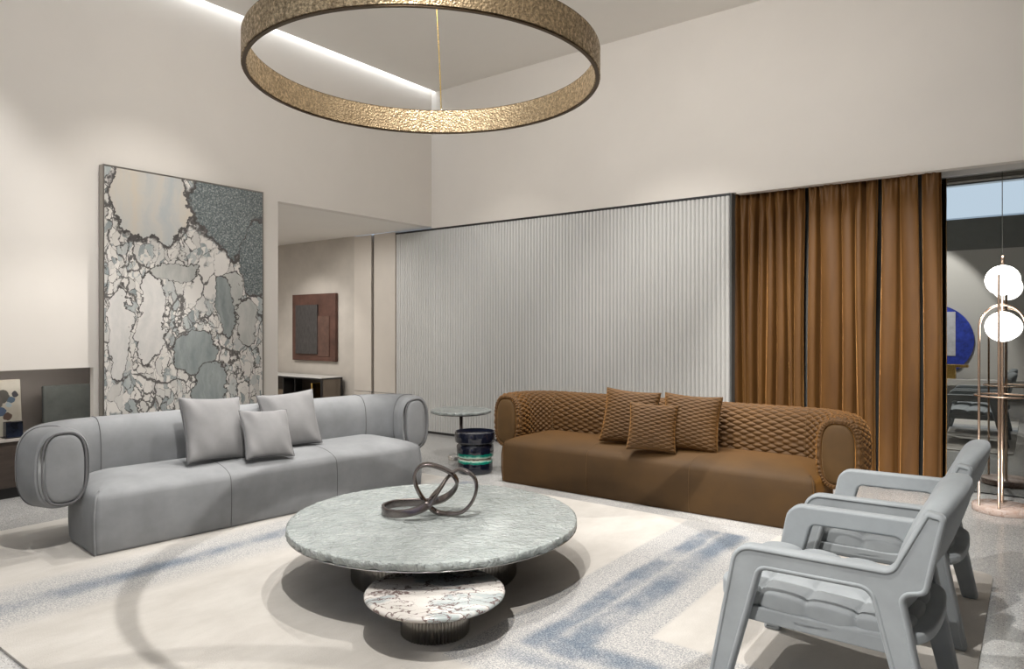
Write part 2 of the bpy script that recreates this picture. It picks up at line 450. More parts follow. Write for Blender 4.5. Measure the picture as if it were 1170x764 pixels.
def ceramic():
    m, nt, b = newmat('green_banded_black_glaze'); g = G(nt); v = g.coord()
    x, y, z = g.sep(v)
    zz = g.math('ADD', z, g.math('MULTIPLY', g.math('SUBTRACT', g.noise(v, 22, 3, 0.7), 0.5), 0.03))
    nav = (0.006, 0.008, 0.018); grn = (0.004, 0.17, 0.12); mint = (0.30, 0.62, 0.50); cr = (0.62, 0.58, 0.48); br = (0.05, 0.035, 0.03)
    f = g.math('DIVIDE', zz, 0.40)
    c = g.ramp(f, [(0.0, nav), (0.24, nav), (0.255, grn), (0.29, grn), (0.305, mint), (0.33, cr), (0.355, br), (0.385, cr), (0.405, mint), (0.43, grn), (0.46, grn), (0.48, nav)])
    nt.links.new(c, b.inputs['Base Color']); b.inputs['Roughness'].default_value = 0.07
    b.inputs['Coat Weight'].default_value = 0.6
    return m
M['ceramic'] = ceramic()

def velvet_curtain():
    m, nt, b = newmat('tobacco_velvet_curtain'); g = G(nt); v = g.coord()
    c = g.ramp(g.noise(g.mapping(v, scale=(3, 3, 0.5)), 3, 4, 0.6), [(0.3, (0.095, 0.038, 0.005)), (0.7, (0.145, 0.062, 0.010))])
    nt.links.new(c, b.inputs['Base Color']); b.inputs['Roughness'].default_value = 0.62
    b.inputs['Sheen Weight'].default_value = 0.8; b.inputs['Sheen Roughness'].default_value = 0.25
    b.inputs['Sheen Tint'].default_value = (1, 0.52, 0.18, 1)
    nt.links.new(g.bump(g.noise(v, 160, 3), 0.15, 0.002), b.inputs['Normal'])
    return m
M['curtain'] = velvet_curtain()

def abstract_mat():
    m, nt, b = newmat('abstract_painting'); g = G(nt); v = g.coord()
    x, y, z = g.sep(g.vmath('ADD', v, g.vmath('SCALE', g.vmath('SUBTRACT', g.noise(v, 14, 4, out=1), (0.5,)*3), 0.05)))
    def blob(cx, cz, r):
        dx = g.math('SUBTRACT', x, cx); dz = g.math('SUBTRACT', z, cz)
        d = g.math('SQRT', g.math('ADD', g.math('MULTIPLY', dx, dx), g.math('MULTIPLY', dz, dz)))
        return g.math('SUBTRACT', 1.0, g.smooth(d, r*0.9, r))
    c = g.ramp(g.noise(v, 7, 4), [(0.3, (0.48, 0.44, 0.36)), (0.7, (0.60, 0.57, 0.50))])
    for (cx, cz, r, col) in ((0.28, 0.32, 0.055, (0.10, 0.095, 0.085)), (0.22, 0.27, 0.07, (0.12, 0.11, 0.10)), (0.345, 0.29, 0.028, (0.10, 0.15, 0.21)), (0.372, 0.335, 0.024, (0.06, 0.06, 0.07)), (0.325, 0.25, 0.022, (0.40, 0.48, 0.52)), (0.315, 0.16, 0.032, (0.10, 0.06, 0.045)), (0.27, 0.20, 0.035, (0.08, 0.12, 0.20)), (0.05, 0.2, 0.1, (0.10, 0.09, 0.08))):
        c = g.mix(blob(cx, cz, r), c, col)
    nt.links.new(c, b.inputs['Base Color']); b.inputs['Roughness'].default_value = 0.6
    return m
M['abstract'] = abstract_mat()
M['copperart'] = pbr('oxidised_copper_panel', (0.105, 0.05, 0.036), 0.55, metal=0.2, var=0.35, nscale=5, bump=0.2, bscale=30)
M['slateart'] = pbr('slate_inlay', (0.055, 0.05, 0.048), 0.6, var=0.4, nscale=12, bump=0.3, bscale=50, stretch=(4, 1, 1))
M['slateart2'] = pbr('brown_inlay', (0.11, 0.058, 0.042), 0.6, var=0.3, nscale=9, bump=0.2, bscale=50)
M['blueart'] = pbr('ultramarine_canvas', (0.03, 0.06, 0.42), 0.6, var=0.45, nscale=12)
M['paleart'] = pbr('pale_canvas', (0.62, 0.62, 0.66), 0.7, var=0.2, nscale=6)
M['pages'] = pbr('muted_book_spines', (0.16, 0.12, 0.08), 0.7, var=0.4, nscale=40)

# ------------------------------------------------------------------ camera
YAW = R(37.1)
cam_d = bpy.data.cameras.new('camera'); cam = bpy.data.objects.new('camera', cam_d); COL.objects.link(cam)
cam.location = (0, 0, 1.35); cam.rotation_euler = (R(90), 0, YAW)
cam_d.sensor_width = 36; cam_d.lens = 790/1170*36; cam_d.shift_y = -7/1170; cam_d.clip_start = 0.05
scene.camera = cam
def room(lat, d, z=0.0):
    return Vector((lat*math.cos(YAW)-d*math.sin(YAW), lat*math.sin(YAW)+d*math.cos(YAW), z))

# ------------------------------------------------------------------ room shell
WX = -6.18; WY = 6.46; LZ = 2.65; CZ = 4.37; XR = 3.2; YB = -2.2
def struct(name, b, mat, bevel=0.0):
    return tag(box(name, b, mat, bevel=bevel), kind='structure')
struct('floor', (-10.1, XR+.1, YB-.1, 7.1, -0.12, 0.0), M['floor'])
# main ceiling stops short of the left wall: light slot
struct('ceiling', (WX+0.075, XR+.1, YB-.1, WY, CZ, CZ+0.12), M['ceiling'])
struct('ceiling_slot', (WX-0.1, WX+0.14, YB-.1, WY+.1, CZ+0.16, CZ+0.24), M['ceiling'])
struct('ceiling_recess', (-10.1, WX-0.12, 2.0, WY, LZ, LZ+0.12), M['ceiling'])
# left wall
struct('wall_left_upper', (WX-0.12, WX, YB-.1, WY+.12, LZ, CZ+0.2), M['wall'])
struct('wall_left', (WX-0.12, WX, YB-.1, 2.46, 1.03, LZ), M['wall'])
struct('wall_left_pillar', (WX-0.06, WX, 2.46, 4.20, 0, LZ), M['wall'])
struct('wall_niche_back', (-6.98, -6.93, YB, 2.75, 0, 1.4), M['niche'])
struct('wall_niche_side', (-6.93, WX-0.06, 2.72, 2.80, 0, 1.4), M['niche'])
struct('ceiling_niche', (-6.93, WX-0.12, YB, 2.72, 1.06, 1.10), M['niche'])
struct('wall_recess_divider', (-10.1, -6.43, 2.80, 2.88, 0, LZ), M['wall'])
struct('wall_recess_left', (-10.1, -10.0, 2.88, WY, 0, LZ), M['wall'])
# back wall
struct('wall_back_upper', (WX, XR+.1, WY, WY+0.12, 2.63, CZ+0.2), M['wall'])
struct('wall_recess_plaster', (-10.1, -7.68, WY, WY+0.1, 0, LZ), M['plaster'])
for k, (x0, x1) in enumerate(((-7.68, -7.315), (-7.265, -6.84))):
    struct('wall_recess_panel', (x0+.003, x1-.003, WY-0.01, WY+0.1, 0.475, LZ-0.004), M['panelwall'], 0.002)
    struct('wall_recess_panel', (x0+.003, x1-.003, WY-0.01, WY+0.1, 0.0, 0.468), M['panelwall'], 0.002)
struct('trim_1', (-7.315, -7.265, WY+0.03, WY+0.06, 0, LZ-0.004), M['smoked'])
struct('ceiling_recess_edge', (-6.86, WX-0.0, WY, WY+0.1, LZ, LZ+0.1), M['wall'])
struct('wall_back', (-6.84, -2.30, WY+0.03, WY+0.12, 0, 2.60), M['wall_white'])
struct('wall_back_return', (-2.30, -2.285, WY+0.0, 6.90, 0, 2.63), M['darkgrey'])
struct('wall_back_curtain', (-2.285, -0.67, 6.80, 6.86, 0, 2.68), M['darkgrey'])
struct('wall_back_recess', (-2.24, XR+.1, 6.86, 6.95, 0, 2.8), M['darkgrey'])
struct('ceiling_curtain_recess', (-2.30, XR+.1, WY+0.12, 6.95, 2.68, 2.76), M['wall'])
struct('trim_2', (-2.24, XR, WY+0.0, WY+0.10, 2.615, 2.632), M['wall'])
struct('trim_3', (-0.665, XR, 6.77, 6.82, 2.615, 2.68), M['flute'])
struct('trim_4', (-6.84, -2.30, WY-0.005, WY+0.03, 2.605, 2.63), M['black'])
struct('baseboard_back', (-6.84, -2.30, WY-0.002, WY+0.03, 0.0, 0.03), M['black'])
# walls behind / right (seen only in the mirror)
struct('wall_right', (XR, XR+.12, YB-.1, 7.0, 0, CZ+.2), M['wall'])
struct('wall_front', (-6.3, XR+.1, YB-.12, YB, 0, 2.85), M['wall_white'])
struct('wall_front_upper', (-6.3, XR+.1, YB-.12, YB, 2.85, 3.45), M['midgrey'])
struct('wall_front_top', (-6.3, XR+.1, YB-.12, YB, 4.1, CZ+.2), M['darkgrey'])

# LED strip in the slot: jagged run of lit segments
led = thing('ceiling_light_strip', 'cool white linear light glowing in the slot where ceiling meets left wall', 'light strip', (WX+0.042, 2.0, CZ+0.09))
box('light_diffuser', (-0.036, 0.03, -3.9, 4.44, -0.012, 0.012), M['led'], led)
box('light_channel', (-0.038, 0.032, -3.92, 4.45, 0.012, 0.028), M['steel'], led)

# fluted panel
def fluted():
    x0, x1 = -6.83, -2.305; n = 106; p = (x1-x0)/n
    V = []; seg = 6
    xs = []
    for k in range(n):
        for j in range(seg):
            t = j/(seg-1)
            xs.append((x0+p*(k+0.06+0.88*t), -0.004-0.016*math.sin(PI*t)**0.6))
        xs.append((x0+p*(k+0.99), 0.006))
    for z in (0.03, 2.605):
        for (x, y) in xs: V.append((x, WY+0.01+y, z))
    m_ = len(xs); F = [(i, i+1, m_+i+1, m_+i) for i in range(m_-1)]
    # back & top closing
    b0 = len(V)
    for z in (0.03, 2.605):
        V.append((x0, WY+0.028, z)); V.append((x1, WY+0.028, z))
    F.append((b0, b0+1, b0+3, b0+2))
    F.append(tuple(range(m_, 2*m_))+(b0+3, b0+2)); F.append(tuple(range(m_-1, -1, -1))+(b0, b0+1))
    F.append((0, m_, b0+2, b0)); F.append((m_-1, b0+1, b0+3, 2*m_-1))
    o = mesh('fluted_wall_panel', V, F, M['flute'], smooth=False)
    tag(o, 'wide white vertically fluted wall panel between the recess and the brown curtain', 'wall panel')
fluted()

# mirror panels
YM = 6.82
bounds = [(-0.665, -0.2105), (-0.2085, 1.2), (1.202, 3.1)]
labs = ['narrow smoked mirror panel directly beside the right edge of the brown curtain',
        'smoked mirror panel behind the globe floor lamp']
for (a, b_), lb in zip(bounds[:2], labs):
    tag(box('mirror_panel', (a, b_, YM, YM+0.02, 0.012, 2.66), M['mirror'], bevel=0.002), lb, 'mirror')
struct('wall_right_recess', (1.21, XR, YM-0.02, YM+0.02, 0, 2.66), M['darkgrey'])

# marble slab (object coordinates: x across, z up; rotated onto the left wall)
slab = thing('marble_slab', 'tall grey and white breccia marble slab with dark metal edge on the left wall', 'stone slab', (WX+0.005, 3.24, 0.0), R(90))
box('slab_face', (-0.73, 0.73, -0.075, -0.062, 0.02, 2.688), M['breccia'], slab)
fr = bmesh.new()
add_box(fr, -0.74, -0.73, -0.078, 0.0, 0.01, 2.70); add_box(fr, 0.73, 0.74, -0.078, 0.0, 0.01, 2.70)
add_box(fr, -0.73, 0.73, -0.078, 0.0, 2.690, 2.70); add_box(fr, -0.73, 0.73, -0.06, 0.0, 0.01, 2.69)
bm_obj('metal_frame', fr, M['nickel'], slab)

# niche cabinet + art
cab = thing('low_cabinet', 'dark brown wooden low cabinet in the wall niche behind the grey sofa', 'cabinet', (-6.68, 0.9, 0))
box('cabinet_body', (-0.22, 0.22, -2.4, 1.5, 0.09, 0.455), M['darkwood'], cab, 0.003)
box('cabinet_top', (-0.24, 0.24, -2.42, 1.53, 0.455, 0.478), M['niche'], cab, 0.002)
box('plinth', (-0.20, 0.18, -2.35, 1.45, 0.0, 0.09), M['black'], cab)
a = thing('abstract_painting', 'small abstract painting with dark blue and black blots leaning in the niche', 'painting', (-6.60, 1.68, 0.481), R(90))
bx = box('canvas', (-0.42, 0.41, -0.015, 0.015, 0.0, 0.455), M['abstract'], a, 0.003); bx.rotation_euler = (R(-7), 0, 0)
s = thing('dark_block', 'small square blue-black glossy block in front of the abstract painting', 'decoration', (-6.50, 1.998, 0.478), R(90))
box('block_body', (-0.058, 0.058, -0.035, 0.035, 0, 0.13), M['darkbox'], s, 0.004)
box('block_base', (-0.064, 0.064, -0.04, 0.04, 0.0, 0.008), M['black'], s)
t = thing('grey_canvas', 'plain grey-green canvas standing in the niche beside the marble slab', 'painting', (-6.73, 2.47, 0.478), R(83))
bm = bmesh.new(); add_box(bm, -0.18, 0.18, -0.03, 0.03, 0, 0.38, 0.012, 3)
o = bm_obj('canvas_body', bm, M['greycanvas'], t); o.rotation_euler = (R(-5), 0, 0)

# recess painting
p = thing('square_wall_artwork', 'square copper-brown relief artwork with slate inlay on the recess wall', 'artwork', (-8.55, WY-0.001, 0.87))
box('backing_panel', (-0.51, 0.51, -0.05, 0.0, 0, 0.99), M['copperart'], p, 0.004)
box('slate_panel', (-0.40, 0.12, -0.075, -0.05, 0.10, 0.83), M['slateart'], p, 0.004)
box('brown_panel', (0.12, 0.38, -0.062, -0.05, 0.07, 0.66), M['slateart2'], p, 0.003)

# display cabinet in the recess
dc = thing('display_cabinet', 'black framed smoked glass display cabinet under the copper artwork', 'cabinet', (-8.75, 6.22, 0))
W2, D2, H2 = 0.87, 0.17, 0.665
fr = bmesh.new()
for sx in (-1, 1):
    for sy in (-1, 1):
        add_box(fr, sx*W2-0.012, sx*W2+0.012, sy*D2-0.012, sy*D2+0.012, 0, H2-0.01)
for z in (0.02, H2-0.03):
    for sy in (-1, 1): add_box(fr, -W2, W2, sy*D2-0.011, sy*D2+0.011, z, z+0.02)
    for sx in (-1, 1): add_box(fr, sx*W2-0.011, sx*W2+0.011, -D2, D2, z, z+0.02)
add_box(fr, 0.25, 0.262, -D2, -D2+0.02, 0, H2-0.02)
bm_obj('cabinet_frame', fr, M['black'], dc)
box('cabinet_top', (-W2-0.015, W2+0.015, -D2-0.015, D2+0.015, H2-0.01, H2), M['flute'], dc)
box('side_panel', (W2-0.004, W2+0.004, -D2+.012, D2-.012, 0.04, H2-0.03), M['smoked'], dc)
box('back_panel', (-W2+.01, W2-.01, D2-0.006, D2, 0.04, H2-0.03), M['darkwood'], dc)
box('shelf', (-W2+.012, W2-.012, -D2+.012, D2-.01, 0.26, 0.272), M['black'], dc)
box('divider', (-0.05, -0.03, -D2+.012, D2-.01, 0.04, H2-0.03), M['black'], dc)
def small_obj(name, label, cat, x, h, w, mat, z=0.272):
    o = box(name, (x-w/2, x+w/2, 6.12, 6.27, z, z+h), mat, bevel=0.004); tag(o, label, cat)
small_obj('brass_box', 'tall thin brass slab inside the display cabinet beside the black divider', 'ornament', -8.20, 0.30, 0.035, M['brass'])
small_obj('book', 'brown book standing inside the left bay of the display cabinet', 'book', -8.93, 0.17, 0.16, M['pages'])
small_obj('brass_tile', 'short brass block inside the display cabinet beside the brown book', 'ornament', -8.62, 0.12, 0.13, M['brass'])

# ------------------------------------------------------------------ rug
bm = bmesh.new()
pts = fillet([(-5.45, 1.02, 0.03), (-0.18, 1.02, 0.03), (-0.18, 4.60, 0.09), (-5.45, 4.60, 0.06)], 5)
vs = [bm.verts.new((x, y, 0.0)) for x, y in pts]; f = bm.faces.new(vs)
r = bmesh.ops.extrude_face_region(bm, geom=[f]); bmesh.ops.translate(bm, verts=[e for e in r['geom'] if isinstance(e, bmesh.types.BMVert)], vec=(0, 0, 0.012))
rug = bm_obj('area_rug', bm, M['rug']); rug.location.z = 0.001
tag(rug, 'large ivory rug with speckled grey and blue bands under the seating', 'rug')
RZ = 0.013

# ------------------------------------------------------------------ sofas
def rrect(x0, x1, y0, y1, rf, rb, n=8):
    """rounded rectangle outline: front corners (y0) radius rf, back corners (y1) radius rb"""
    out = []
    for (cx, cy, r, a0) in ((x0+rf, y0+rf, rf, PI), (x1-rf, y0+rf, rf, 1.5*PI), (x1-rb, y1-rb, rb, 0), (x0+rb, y1-rb, rb, 0.5*PI)):
        for k in range(n+1):
            t = a0+0.5*PI*k/n
            out.append((cx+r*math.cos(t), cy+r*math.sin(t)))
    return out

def supell(w, h, n, e=2.6):
    a = np.arange(n)*2*PI/n
    c, s = np.cos(a), np.sin(a)
    return np.stack([w/2*np.sign(c)*np.abs(c)**(2/e), h/2*np.sign(s)*np.abs(s)**(2/e)], 1)

def sofa(name, label, loc, rotz, L, mats, quilt, flare=0.0, TW=0.285):
    base_m, tube_m, pipe_m, cap_m = mats
    S = thing(name, label, 'sofa', loc, rotz)
    hl = L/2
    # seat base
    lev = [(0.0, 0.012), (0.006, 0.004), (0.02, 0.0), (0.12, -0.006), (0.24, -0.006), (0.315, 0.002), (0.335, 0.008), (0.352, 0.022), (0.368, 0.048), (0.382, 0.085), (0.396, 0.14), (0.405, 0.20), (0.411, 0.27), (0.414, 0.315)]
    V = []; n1 = 8
    for z, ins in lev:
        side = ins if z < 0.33 else ins*0.75
        o = rrect(-hl+side, hl-side, ins, 0.74-ins*0.5, max(0.035-ins, 0.006)+ins*0.3, max(0.28-ins, 0.05), n1)
        # densify straight runs not needed
        V += [(x, y, z) for x, y in o]
    m_ = len(o); F = []
    for i in range(len(lev)-1):
        for k in range(m_): F.append((i*m_+k, i*m_+(k+1) % m_, (i+1)*m_+(k+1) % m_, (i+1)*m_+k))
    F.append(tuple(range(m_-1, -1, -1))); F.append(tuple((len(lev)-1)*m_+k for k in range(m_)))
    sb_ = mesh('seat_base', V, F, base_m, S)
    # base stitching
    for sx in (-1, 1):
        x = sx*L/6
        pts = [(x, i-0.001, z) for z, i in lev[1:]]
        tube('seat_seam', pts, 0.0022, pipe_m if not quilt else cap_m, sb_, n=6)
        # vertical piping on front corner
        pts = []
        for z, ins in lev[1:9]:
            side = ins if z < 0.33 else ins*0.75
            pts.append((sx*(hl-side-0.006), ins+0.006, z))
        tube('corner_piping', pts, 0.006, base_m, sb_, n=8)
    # wraparound back tube
    A = hl+0.10; ys = 0.20; yb = 0.67; rc = 0.29
    path = []
    na = 60 if quilt else 12
    path += [(-A, ys+(yb-rc-ys)*k/na) for k in range(na)]
    nc = 110 if quilt else 26; ns = 560 if quilt else 40
    for k in range(nc+1):
        t = PI-0.5*PI*k/nc
        path.append((-A+rc+rc*math.cos(t), yb-rc+rc*math.sin(t)))
    for k in range(1, ns):
        path.append((-A+rc+(2*A-2*rc)*k/ns, yb))
    for k in range(nc+1):
        t = 0.5*PI-0.5*PI*k/nc
        path.append((A-rc+rc*math.cos(t), yb-rc+rc*math.sin(t)))
    path += [(A, ys+(yb-rc-ys)*k/na) for k in range(na-1, -1, -1)]
    P = np.array([(x+math.copysign(flare*(lambda q: q*q*(3-2*q))(min(1, max(0, (y-ys)/(yb-rc-ys))))*(1 if y <= yb-rc else max(0, 1-((y-yb+rc)/rc)**2)**0.5), x), y, 0.505) for x, y in path])
    seglen = np.r_[0, np.cumsum(np.linalg.norm(np.diff(P, axis=0), axis=1))]; tot = seglen[-1]
    nn = 420 if quilt else 56
    TH = 0.475
    sec0 = supell(TW, TH, nn, 2.7)
    per = np.r_[0, np.cumsum(np.linalg.norm(np.diff(np.vstack([sec0, sec0[:1]]), axis=0), axis=1))]
    nrm = np.stack([sec0[:, 0]/(TW/2)**2, sec0[:, 1]/(TH/2)**2], 1); nrm /= np.linalg.norm(nrm, axis=1)[:, None]
    rows = 58; pv = per[-1]/rows; pu = 0.105
    secs = []
    for i in range(len(P)):
        u = seglen[i]; e = min(u, tot-u)
        sc = 1-0.10*max(0, 1-e/0.045)**2.2
        s = sec0*sc
        if quilt:
            a = u/pu+per[:-1]/pv*0.5; b = u/pu-per[:-1]/pv*0.5
            h = (np.abs(np.sin(PI*a))*np.abs(np.sin(PI*b)))**0.42
            lip = ((per[:-1]/pv*0.5) % 1.0)
            amp = 0.017*min(1, e/0.02)
            s = s+nrm*(amp*h)[:, None]
        secs.append(s)
    v, f = sweep(P, secs, up=(0, 0, 1), caps=True)
    bk_ = mesh('back_cushion', v, f, tube_m, S)
    # seams round the tube, at the corner ends
    for (px, py, ax) in ((-A+rc, yb, 'y'), (A-rc, yb, 'y'), (-A-flare, yb-rc, 'd1'), (A+flare, yb-rc, 'd2'), (-L/6, yb, 'y'), (L/6, yb, 'y')):
        d = {'y': (0, 1), 'd1': (-1, 0), 'd2': (1, 0)}[ax]
        s = supell(TW+0.004+(0.02 if quilt else 0), TH+0.004+(0.02 if quilt else 0), 48, 2.7)
        pts = [(px+d[0]*q[0], py+d[1]*q[0], 0.505+q[1]) for q in s]
        tube('back_seam', pts, 0.003, cap_m if quilt else pipe_m, bk_, closed=True, n=6)
    # end caps
    for sx in (-1, 1):
        cx = sx*A
        cs = supell(0.285*0.72, TH*0.84, 48, 2.9)
        V = []; lv = [(1.0, 0.004), (1.0, -0.006), (0.97, -0.013), (0.9, -0.018), (0.6, -0.022), (0.25, -0.024)]
        for q, dy in lv: V += [(cx+c[0]*q, ys+dy, 0.505+c[1]*q) for c in cs]
        F = []
        for i in range(len(lv)-1):
            for k in range(48): F.append((i*48+k, i*48+(k+1) % 48, (i+1)*48+(k+1) % 48, (i+1)*48+k))
        F.append(tuple((len(lv)-1)*48+k for k in range(48)))
        ec_ = mesh('arm_end_cap', V, F, cap_m, S)
        cs2 = supell(0.285*0.80, TH*0.89, 60, 2.9)
        tube('arm_piping', [(cx+c[0], ys-0.005, 0.505+c[1]) for c in cs2], 0.0065, pipe_m if not quilt else tube_m, ec_, closed=True, n=8)
        if quilt:
            # ruched edging: ring of small pleats round the cap
            pts = []; N = 260
            cs3 = supell(0.285*0.88, TH*0.93, N, 2.9)
            secl = [circle(0.013+0.004*math.sin(2*PI*k*44/N), 8) for k in range(N)]
            v, f = sweep([(cx+c[0], ys-0.001, 0.505+c[1]) for c in cs3], secl, closed=True, up=(0, -1, 0))
            mesh('ruched_edging', v, f, tube_m, ec_)
    return S

gs = sofa('curved_sofa', 'long light grey nubuck sofa with rolled wraparound back in front of the marble slab', (-4.263, 2.974, RZ), R(84.2), 2.46,
          (M['greyvelvet'], M['greyvelvet'], M['greypiping'], M['greyvelvet']), False, 0.05, 0.30)
os_ = sofa('curved_sofa', 'tobacco brown velvet sofa with quilted wraparound back before the fluted wall', (-2.45, 4.81, 0), 0, 2.60,
           (M['rust'], M['quilt'], M['rustpiping'], M['rustcap']), True, 0.012)

# ------------------------------------------------------------------ pillows
def pillow(label, loc, size, tilt, yaw, mat, pipem, quilt, grp, roll=0.0, T=0.18, seed=0, hs=1.0):
    N = 190 if quilt else 34
    rr = np.random.default_rng(seed); ph = rr.uniform(0, 6, 8)
    g = np.linspace(-1, 1, N)
    # cosine spacing for nice edges
    u = np.sin(g*PI/2)
    U, Vv = np.meshgrid(u, u, indexing='ij')
    w = size/2
    X = U*w*(1-0.075*(1-Vv**2)); Z = Vv*w*hs*(1-0.075*(1-U**2))
    th = T/2*((1-U**2)*(1-Vv**2)).clip(0)**0.36*(1+0.07*np.sin(3*U+ph[0])*np.sin(2.6*Vv+ph[1]))
    # creases from the corners
    cr = 0.0 if quilt else 0.012
    th = th+cr*np.sin(9*U+ph[2]+3*Vv)*(U**2*Vv**2)**0.7*((1-U**2)*(1-Vv**2)).clip(0)**0.3*3
    def disp(X, Z):
        if not quilt: return 0
        a = X/0.085+Z/0.031; b = X/0.085-Z/0.031
        return 0.013*(np.abs(np.sin(PI*a))*np.abs(np.sin(PI*b)))**0.42*((1-U**2)*(1-Vv**2)).clip(0)**0.15
    d = disp(X, Z)
    top = np.stack([X, -th-d, Z], 2).reshape(-1, 3); bot = np.stack([X, th+d, Z], 2).reshape(-1, 3)
    V = np.vstack([top, bot]); F = grid_faces(N, N); F2 = [tuple(reversed(q)) for q in grid_faces(N, N, off=N*N)]
    E = thing('throw_pillow', label, 'pillow', loc, yaw, grp)
    me = mesh('pillow_cover', V, F+F2, mat, E)
    # stand on its lower edge then lean
    me.rotation_euler = (tilt, roll, 0); me.location = (0, 0, w*hs*math.cos(tilt)*1.0)
    t = np.linspace(-1, 1, 24)[:-1]
    ring = []
    for q in t: ring.append((q*w*(1), -1))
    edge = [(q, -1) for q in t]+[(1, q) for q in t]+[(-q, 1) for q in t]+[(-1, -q) for q in t]
    pts = [(a*w*(1-0.075*(1-b*b)), 0, b*w*hs*(1-0.075*(1-a*a))) for a, b in edge]
    tube('pillow_piping', pts, 0.0055, pipem, me, closed=True, n=6)
    return E
SG = 0.42+RZ
ga = R(84.2)
pillow('large grey pillow leaning on the grey sofa back nearest its left arm', (-4.61, 2.62, SG-0.005), 0.46, R(-21), ga+R(8), M['greypillow'], M['greypiping'], False, 'grey pillows', seed=1, roll=R(4))
pillow('large grey pillow leaning behind the small one, furthest from the camera', (-4.67, 3.28, SG-0.005), 0.44, R(-20), ga-R(12), M['greypillow'], M['greypiping'], False, 'grey pillows', seed=2, roll=R(-4))
pillow('small grey pillow in front of the two larger grey pillows', (-4.43, 2.92, SG-0.005), 0.36, R(-26), ga-R(2), M['greypillow'], M['greypiping'], False, 'grey pillows', seed=3, T=0.13, roll=R(3))
SO = 0.414
pillow('large quilted brown pillow with the tallest peak, left of the three', (-2.65, 5.11, SO-0.005), 0.45, R(-18), R(14), M['quilt'], M['rust'], True, 'quilted brown pillows', seed=4, roll=R(4))
pillow('large quilted brown pillow on the right of the three, behind the small one', (-2.13, 5.12, SO-0.005), 0.44, R(-18), R(-10)+R(24), M['quilt'], M['rustcap'], True, 'quilted brown pillows', seed=5, roll=R(3))
pillow('small quilted brown pillow in front of the two larger brown ones', (-2.36, 4.92, SO-0.005), 0.37, R(-18), R(22), M['quilt'], M['rustcap'], True, 'quilted brown pillows', seed=6, T=0.13, roll=R(3))

# ------------------------------------------------------------------ tables
tc = room(-0.425, 3.80)
bt = thing('coffee_table', 'large round coffee table with rippled pale glass top', 'coffee table', (tc.x, tc.y, RZ), YAW)
RT = 0.777
lathe('ribbed_base', [(0.44, 0.0), (0.45, 0.004), (0.45, 0.235), (0.44, 0.24)], M['nickel'], bt, n=120*6, ribs=120, rib=0.010)
lathe('metal_tray', [(0.40, 0.240), (0.62, 0.243), (0.73, 0.252), (0.772, 0.265), (0.777, 0.269), (0.768, 0.271)], M['steel'], bt, n=160)
def glass_top(R_, z0, z1, nr=70, na=220, amp=0.004):
    V = []; F = []
    rr = np.random.default_rng(11)
    ph = rr.uniform(0, 2*PI, (26,)); kx = rr.normal(0, 26, (26,)); ky = rr.normal(0, 26, (26,))
    def hgt(x, y):
        return amp*sum(math.sin(kx[i]*x+ky[i]*y+ph[i]) for i in range(26))/5
    jt = [0.006*math.sin(13*a+1)*math.sin(29*a)+0.004*math.sin(61*a+2) for a in [2*PI*k/na for k in range(na)]]
    prof = [(R_*i/nr*0.985, None) for i in range(1, nr+1)]+[(R_*0.997, z1-0.002), (R_+0.001, z1-0.006), (R_-0.001, z0+0.004), (R_-0.012, z0)]
    V.append((0, 0, z1))
    for r, z in prof:
        for k in range(na):
            a = 2*PI*k/na; q = r+(jt[k] if z is not None and z < z1-0.01 else 0); x, y = q*math.cos(a), q*math.sin(a)
            V.append((x, y, z1+hgt(x, y)*0.6 if z is None else z+hgt(x*3, y*3)*0.6))
    for k in range(na): F.append((0, 1+k, 1+(k+1) % na))
    for i in range(len(prof)-1):
        for k in range(na): F.append((1+i*na+k, 1+(i+1)*na+k, 1+(i+1)*na+(k+1) % na, 1+i*na+(k+1) % na))
    F.append(tuple(1+(len(prof)-1)*na+k for k in range(na-1, -1, -1)))
    return V, F
V, F = glass_top(RT, 0.271, 0.312)
mesh('glass_top', V, F, M['ice'], bt)

sc_ = room(-0.34, 3.06)
st = thing('low_side_table', 'small low round table with violet-veined white marble top under the glass table edge', 'coffee table', (sc_.x, sc_.y, RZ), YAW)
lathe('ribbed_base', [(0.146, 0.0), (0.152, 0.003), (0.152, 0.148), (0.146, 0.150)], M['nickel'], st, n=600, ribs=60, rib=0.009)
lathe('marble_top', [(0.22, 0.150), (0.27, 0.152), (0.297, 0.158), (0.309, 0.168), (0.310, 0.174), (0.305, 0.181), (0.298, 0.184), (0.0005, 0.184)], M['calacatta'], st, n=128)

# knot sculpture
ctl = [(580, 530, -.03), (450, 590, -.03), (300, 612, -.015), (180, 600, .02), (115, 552, .10), (180, 508, .20), (330, 490, .24), (520, 488, .24), (660, 462, .22), (770, 400, .18),
       (838, 310, .12), (800, 225, .06), (700, 170, .02), (560, 140, .0), (470, 190, .0), (450, 290, .0), (490, 410, .01), (570, 530, .05), (650, 598, .08), (780, 620, .05), (900, 590, .04),
       (990, 500, .04), (1035, 380, .04), (1020, 270, .05), (940, 198, .06), (850, 180, .08), (760, 250, .06), (690, 360, .02), (630, 450, -.01)]
wid = [(0, .2, 1)]*2+[(0, 0, 1)]*6+[(0, .5, 1), (0, 1, 1), (0, 1, .5)]+[(0, 1, .2)]*4+[(0, 1, 0)]*2+[(0, 1, 0.2)]*2+[(0, 1, 0)]*6+[(0, 1, 0), (0, 1, 0), (0, 1, .3), (0, .8, .6), (0, .5, .9)]
K = 0.000563
P3 = [((x-580)*K, d, max((632-y-496*d)*K, 0)+0.012) for x, y, d in ctl]
P3 = catmull(P3, True, 10); W3 = catmull(wid, True, 10)
sec = supell(0.018, 0.044, 20, 4)
v, f = sweep(P3, sec, closed=True, up=W3)
sl = room(-0.450, 3.72)
